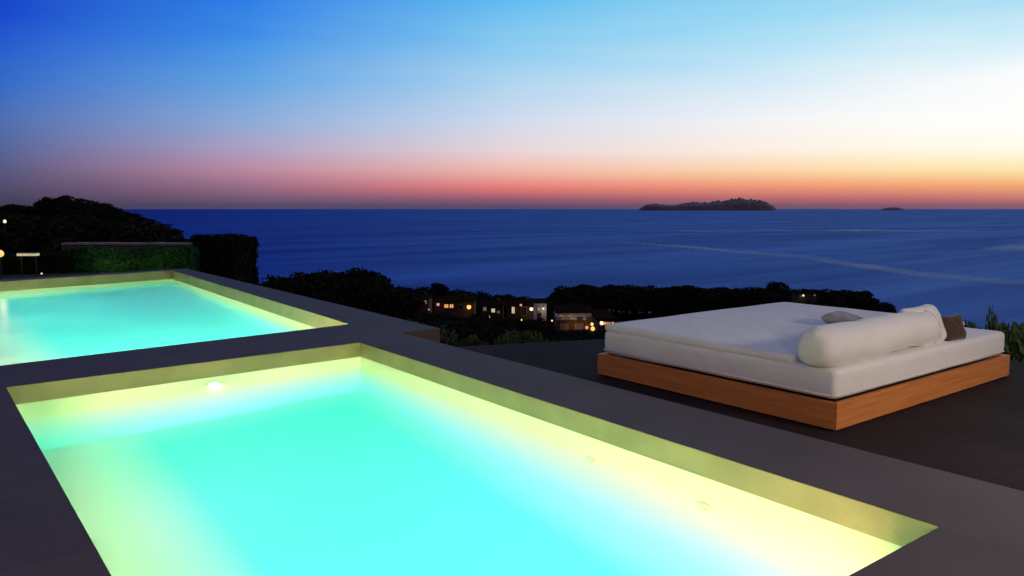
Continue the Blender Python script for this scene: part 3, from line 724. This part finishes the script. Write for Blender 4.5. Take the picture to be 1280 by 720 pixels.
def wall_with_cap(a, b2):
    d = (b2 - a).normalized(); s = Vector((-d.y, d.x, 0)) * .16
    t_ = thing('garden_wall', 'long stone garden wall with a pale capping, behind the trimmed green hedge', 'wall', a)
    bm = bmesh.new(); Lw = b2 - a; prism(bm, [-s, Lw - s, Lw + s, s], -.1, .70); build('wall', bm, M['retain'], t_)
    bm = bmesh.new(); n = 12; ll = Lw.length
    for i in range(n):
        u0, u1 = d * (ll * i / n + .01), d * (ll * (i + 1) / n - .01); k = rng.uniform(-.006, .006)
        prism(bm, [u0 - s * 1.2, u1 - s * 1.2, u1 + s * 1.2, u0 + s * 1.2], .70, .76 + k)
    build('capping', bm, M['capstone'], t_)
wall_with_cap(gpos(80, 23.8, -.35), gpos(243, 23.8, -.35))
hedge('hedge', gpos(-70, 21.0, 0), gpos(86, 22.0, 0), .7, .50, -.35, 'dark clipped hedge left of the green one, behind the glowing bar lamp', 'leafdark', seed=9)
# dark block of shrubbery right of the hedge
p = gpos(284, 24, 0)
hedge('tall_hedge', gpos(252, 24.2, 0), gpos(306, 23.2, 0), .9, 3.45, -3.0, 'tall dark square-cut hedge block beside the far right corner of the farther pool', 'leafdark', n=16000, leaf=.09, seed=14)
# bar lamp, small spot, orange lamp
t_ = thing('bar_lamp', 'glowing flat pale yellow bar lamp on two posts in front of the dark hedge', 'lamp', gpos(34, 19.4, -.35))
bm = bmesh.new(); dx = cR * .23; fwd = Vector((cF.x, cF.y, 0)).normalized() * .09
prism(bm, [-dx - fwd, dx - fwd, dx + fwd, -dx + fwd], .62, .68); build('lamp_glass', bm, M['strip'], t_)
bm = bmesh.new(); prism(bm, [-dx * 1.02 - fwd * 1.1, dx * 1.02 - fwd * 1.1, dx * 1.02 + fwd * 1.1, -dx * 1.02 + fwd * 1.1], .683, .705); build('cap', bm, M['blackmetal'], t_)
for s in (-1, 1):
    bm = bmesh.new(); c = dx * .8 * s; tube(bm, c + Vector((0, 0, 0)), c + Vector((0, 0, .618)), .015, .015); build('post', bm, M['blackmetal'], t_)
def globe_lamp(px, py, dep, r, m, label, pw, col, ground=None, name='garden_lamp'):
    q_ = P(px, py, dep); g0 = terr(q_.x, q_.y) if ground is None else ground
    t_ = thing(name, label, 'lamp', (q_.x, q_.y, g0)); h = q_.z - g0
    bm = bmesh.new(); lathe(bm, [(0, 0), (r * .8, 0), (r * .8, .03), (r * .2, .05), (r * .18, h - r * 1.1), (r * .5, h - r), (0, h - r)], 12); build('post', bm, M['blackmetal'], t_)
    bm = bmesh.new(); bmesh.ops.create_uvsphere(bm, u_segments=12, v_segments=8, radius=r)
    bmesh.ops.translate(bm, vec=(0, 0, h), verts=bm.verts[:]); build('lamp_glass', bm, M[m], t_, smooth=True)
    if pw:
        ld = bpy.data.lights.new('lamp_light', 'POINT'); ld.energy = pw; ld.color = col; ld.shadow_soft_size = r
        lo = link(bpy.data.objects.new('lamp_light', ld), t_); lo.location = (0, 0, h + r * 2.5)
    return t_
globe_lamp(0, 317, 19.0, .085, 'bulborange', 'orange glowing globe lamp at the left border beside the dark hedge', 1.2, (1, .5, .2), -.35)
globe_lamp(52, 342, 19.0, .02, 'bulbwhite', 'small low pale path lamp behind the far edge of the farther pool', .2, (1, .8, .4), -.35)
globe_lamp(6, 277, 56, .11, 'bulbwhite', 'pale round lamp shining high on the dark left hill', 10, (1, .8, .6))
def ground_spot(px, dep, pw, label):
    q_ = gpos(px, dep, -.35); t_ = thing('garden_spotlight', label, 'spotlight', q_)
    f = Vector((cF.x, cF.y, .35)).normalized(); Mx = f.to_track_quat('Z', 'Y').to_matrix().to_4x4()
    bm = bmesh.new(); lathe(bm, [(0, -.02), (.04, -.02), (.05, .08), (.045, .08), (.035, .05), (0, .05)], 14, Matrix.Translation((0, 0, .08)) @ Mx); tube(bm, (0, 0, -.02), (0, 0, .09), .012, .012); build('spot_housing', bm, M['blackmetal'], t_)
    ld = bpy.data.lights.new('spot_light', 'SPOT'); ld.energy = pw; ld.color = (.75, 1, .45); ld.spot_size = R_(120); ld.spot_blend = 1; ld.shadow_soft_size = .03
    lo = link(bpy.data.objects.new('spot_light', ld), t_); lo.matrix_local = Matrix.Translation(Vector((0, 0, .08)) + f * .1) @ (-f).to_track_quat('Z', 'Y').to_matrix().to_4x4()
ground_spot(120, 21.2, 11, 'small ground spotlight lighting the left half of the green hedge')
ground_spot(185, 21.2, 7, 'small ground spotlight lighting the right half of the green hedge')

# ------------------------------------------------------------------ village
def house(px0, px1, ytop, ybase, dep, label, wallm='white', roof='hip', windows=(), lamps=(), turn=0, deepm=5, roofm='rooftile', name='village_house', cat='house'):
    q0 = P((px0 + px1) / 2, ybase, dep); wd = (px1 - px0) / FPX * dep; hh = (ybase - ytop) / FPX * dep
    base = Vector((q0.x, q0.y, q0.z)); face = math.atan2(cR.y, cR.x) + turn
    t_ = thing(name, label, cat, base, face)
    def lx(px): return (px - (px0 + px1) / 2) / FPX * dep
    def lz(py): return (ybase - py) / FPX * dep
    bm = bmesh.new(); box(bm, -wd / 2, 0, -6, wd / 2, deepm, hh); build('wall', bm, M[wallm], t_)
    if roof == 'hip':
        bm = bmesh.new(); o_ = .35; rz = .45
        vs = [bm.verts.new(c) for c in ((-wd / 2 - o_, -o_, hh + .003), (wd / 2 + o_, -o_, hh + .003), (wd / 2 + o_, deepm + o_, hh + .003), (-wd / 2 - o_, deepm + o_, hh + .003), (-wd * .2, deepm / 2, hh + rz), (wd * .2, deepm / 2, hh + rz))]
        for f in ((0, 1, 5, 4), (1, 2, 5), (2, 3, 4, 5), (3, 0, 4), (3, 2, 1, 0)): bm.faces.new([vs[i] for i in f])
        r_o = build('roof', bm, M[roofm], t_)
        bm = bmesh.new(); box(bm, wd * .22, deepm * .4, hh + .1, wd * .22 + .4, deepm * .4 + .4, hh + rz + .25); build('chimney', bm, M[wallm], r_o)
    elif roof == 'flat':
        bm = bmesh.new(); box(bm, -wd / 2 - .12, -.12, hh + .003, wd / 2 + .12, deepm + .12, hh + .22); build('roof', bm, M[roofm], t_)
    elif roof == 'gable':
        bm = bmesh.new(); rz = wd * .32
        a = [bm.verts.new(c) for c in ((-wd / 2 - .2, -.2, hh + .003), (wd / 2 + .2, -.2, hh + .003), (0, -.2, hh + rz))]; b_ = [bm.verts.new((v.co.x, deepm + .2, v.co.z)) for v in a]
        bm.faces.new(a); bm.faces.new(b_[::-1])
        for i in range(3): bm.faces.new((a[i], b_[i], b_[(i + 1) % 3], a[(i + 1) % 3]))
        build('roof', bm, M[roofm], t_)
    for (wx, wy, w_, h_, m_) in windows:       # centre in photo pixels, size in metres
        x, z = lx(wx), lz(wy)
        bm = bmesh.new()
        for bx_ in ((x - w_ / 2 - .08, z - h_ / 2 - .08, x + w_ / 2 + .08, z - h_ / 2), (x - w_ / 2 - .08, z + h_ / 2, x + w_ / 2 + .08, z + h_ / 2 + .08), (x - w_ / 2 - .08, z - h_ / 2, x - w_ / 2, z + h_ / 2), (x + w_ / 2, z - h_ / 2, x + w_ / 2 + .08, z + h_ / 2), (x - .025, z - h_ / 2, x + .025, z + h_ / 2)):
            box(bm, bx_[0], -.07, bx_[1], bx_[2], .02, bx_[3])
        f = build('window', bm, M['frame'], t_)
        bm = bmesh.new(); box(bm, x - w_ / 2, -.03, z - h_ / 2, x + w_ / 2, .015, z + h_ / 2); build('pane', bm, M[m_], f)
    for (wx, wy, r, m_, pw, col) in lamps:
        x, z = lx(wx), lz(wy)
        bm = bmesh.new(); tube(bm, (x, 0, z + r), (x, -r * 2, z + r * 1.4), .03, .03); tube(bm, (x, -r * 2, z + r * 1.5), (x, -r * 2, z + r * .9), .04, r * .7); k = build('wall_lantern', bm, M['blackmetal'], t_)
        bm = bmesh.new(); bmesh.ops.create_uvsphere(bm, u_segments=12, v_segments=8, radius=r); bmesh.ops.translate(bm, vec=(x, -r * 2, z), verts=bm.verts[:]); build('lamp_glass', bm, M[m_], k, smooth=True)
        if pw:
            ld = bpy.data.lights.new('wall_lantern_light', 'POINT'); ld.energy = pw * .5; ld.color = col; ld.shadow_soft_size = .1
            lo = link(bpy.data.objects.new('lantern_light', ld), k); lo.location = (x, -r * 2 - .5, z - r * 1.6)
    return t_
W_, O_, Y_ = (1, .85, .65), (1, .5, .2), (1, .7, .25)
house(508, 536, 373, 385, 118, 'small village house with a white wall lantern, leftmost of the lit houses', wallm='ochre', windows=[(512, 379, .7, .8, 'darkglass'), (531.5, 377.5, .5, .5, 'litdim')], lamps=[(521, 376, .20, 'bulbwhite', 8, W_)])
house(543, 593, 376, 389, 112, 'long low village house with several orange lit windows', wallm='ochre', windows=[(558, 382.5, .55, .5, 'litwarm'), (564.5, 382.5, .5, .5, 'litwarm'), (576, 384, .6, .7, 'darkglass')], lamps=[(548, 380, .22, 'bulbpink', 2, (1, .5, .4)), (586.5, 383, .32, 'bulborange', 14, O_)])
house(601, 629, 382, 394, 104, 'small dim village house with faint windows, right of the long orange-windowed house', wallm='ochre', windows=[(606, 386, .4, .5, 'litdim'), (616.5, 388, .45, .5, 'litpale'), (623, 390, .3, .3, 'litdim')])
house(634, 667, 382, 398, 92, 'village house with bright warm window under reddish eave, beside the white tower house', wallm='ochre', windows=[(641.5, 387.5, .32, .75, 'litpale'), (655, 389, .5, 1.0, 'darkglass')], lamps=[(651, 380.8, .14, 'bulbpink', 5, (1, .35, .2)), (664, 385.5, .22, 'bulbwhite', 12, W_)])
house(668, 683, 379, 410, 88, 'narrow white tower house in the village, brightest wall of the slope', roof='flat', windows=[(674, 395, .35, .7, 'darkglass'), (673, 386, .3, .4, 'litdim')], lamps=[(679, 385, .11, 'bulbwhite', 16, W_)], deepm=3)
house(618, 632, 405, 414, 60, 'low pale garden shed below the dim village house', roof='flat', windows=[(625, 409, .2, .25, 'darkglass')], deepm=2, name='garden_shed', cat='shed')
# arcade house
def arcade(px0, px1, ytop, ymid, ybase, dep):
    q0 = P((px0 + px1) / 2, ybase, dep); wd = (px1 - px0) / FPX * dep; h0 = (ybase - ymid) / FPX * dep; h1 = (ybase - ytop) / FPX * dep
    t_ = thing('arcade_house', 'ochre house with white arches above, beyond the left end of the daybed', 'house', q0, math.atan2(cR.y, cR.x))
    bm = bmesh.new(); box(bm, -wd / 2, 0, -5, wd / 2, 5, h0); build('wall', bm, M['ochre'], t_)
    bm = bmesh.new(); n = 4; bw = wd / n; rad = bw * .36; sp_ = h0 + .05 + (h1 - h0) * .45
    for k in range(n):
        xc = -wd / 2 + bw * (k + .5)
        for sgn in (-1, 1): box(bm, xc + sgn * bw / 2 - (0 if sgn < 0 else bw / 2 - rad), -.01, h0 + .003, xc + sgn * bw / 2 + (bw / 2 - rad if sgn < 0 else 0), .25, sp_)
        m_ = 10
        for i in range(m_):
            a0, a1 = math.pi * i / m_, math.pi * (i + 1) / m_
            x0_, x1_ = xc + rad * math.cos(a0), xc + rad * math.cos(a1)
            prev = [(x0_, sp_ + min(rad, h1 - sp_ - .15) * math.sin(a0)), (x1_, sp_ + min(rad, h1 - sp_ - .15) * math.sin(a1)), (x1_, h1), (x0_, h1)]
            for yy in (-.01, .25): bm.faces.new([bm.verts.new((a, yy, b_)) for a, b_ in prev])
            bm.faces.new([bm.verts.new(c) for c in ((prev[0][0], -.01, prev[0][1]), (prev[1][0], -.01, prev[1][1]), (prev[1][0], .25, prev[1][1]), (prev[0][0], .25, prev[0][1]))])
        for x0_, x1_ in ((xc - bw / 2, xc - rad), (xc + rad, xc + bw / 2)): box(bm, x0_, -.008, sp_, x1_, .248, h1)
    build('arcade', bm, M['white'], t_, recalc=False)
    bm = bmesh.new(); box(bm, -wd / 2, 2.2, h0 + .003, wd / 2, 5, h1); build('back_wall', bm, M['white'], t_)
    bm = bmesh.new(); box(bm, -wd / 2 - .15, -.15, h1 + .003, wd / 2 + .15, 5.3, h1 + .1); build('roof', bm, M['rooftile'], t_)
    for x, e in ((-wd * .3, 5), (-wd * .08, 9), (wd * .3, 2)):
        ld = bpy.data.lights.new('arcade_light', 'POINT'); ld.energy = e; ld.color = (1, .85, .75); ld.shadow_soft_size = .1
        lo = link(bpy.data.objects.new('arcade_light', ld), t_); lo.location = (x, 1.2, h1 - .4)
        bm = bmesh.new(); bmesh.ops.create_uvsphere(bm, u_segments=10, v_segments=6, radius=.09); bmesh.ops.translate(bm, vec=(x, 1.2, h1 - .15), verts=bm.verts[:]); build('ceiling_lamp', bm, M['bulbwhite'], t_, smooth=True)
    for x in (-wd * .3, wd * .1):
        bm = bmesh.new(); box(bm, x - .4, -.05, h0 * .2, x + .4, .02, h0 * .75); build('window', bm, M['frame'], t_)
        ld = bpy.data.lights.new('garden_uplight', 'POINT'); ld.energy = 9; ld.color = O_; ld.shadow_soft_size = .1
        lo = link(bpy.data.objects.new('wall_light', ld), t_); lo.location = (x + .8, -.7, h0 * .6)
arcade(696, 742, 391, 400, 415, 70)
globe_lamp(740, 405.5, 46, .10, 'bulbyellow', 'upper of two yellow globe lamps left of the daybed, in front of the arcade house', 4, Y_)
globe_lamp(741, 411, 44, .12, 'bulborange', 'lower amber globe lamp left of the daybed, in front of the arcade house', 4, O_)
globe_lamp(733.5, 409.5, 47, .10, 'bulbpink', 'dull reddish globe lamp just left of the two yellow ones', 1, (1, .3, .2))
globe_lamp(752, 404, 48, .12, 'bulbwhite', 'pale globe lamp right beside the left corner of the daybed mattress', 3, W_)
house(748, 768, 401, 410, 60, 'low house with an orange lit eave half hidden behind the daybed corner', wallm='ochre', windows=[(758, 404, .5, .2, 'litwarm'), (764, 404, .4, .2, 'litwarm')], roof='flat')
house(997, 1008, 368, 373, 190, 'pale gabled house in the headland wood, left of the low one', roof='gable', wallm='ochre', windows=[(1000, 370.5, .4, .4, 'darkglass')], lamps=[(1003, 369, .25, 'bulbwhite', 10, W_)], deepm=4, name='gabled_house')
house(1013, 1022, 367.5, 371, 195, 'low pale house in the headland wood, right of the gabled one', roof='flat', wallm='ochre', windows=[(1018, 369, .4, .4, 'litdim')], deepm=4)
for px, py, dep, r_, m_, pw, lab in ((577, 377.5, 118, .16, 'bulborange', 3, 'small amber globe lamp just above the roof of the orange-windowed village house'),
        (690, 401, 60, .07, 'bulborange', 3, 'small amber globe lamp left of the arched house, right of the white tower house'),
        (612, 396, 74, .09, 'bulborange', 2, 'faint amber garden lamp among the trees below the dim village house'),
        (536, 387, 90, .09, 'bulbpink', 1, 'faint reddish lamp in the trees below the leftmost lit village house'),
        (652, 400, 62, .06, 'bulbyellow', 2, 'faint yellow garden lamp in the trees left of the white tower house')):
    globe_lamp(px, py, dep, r_, m_, lab, pw, O_)
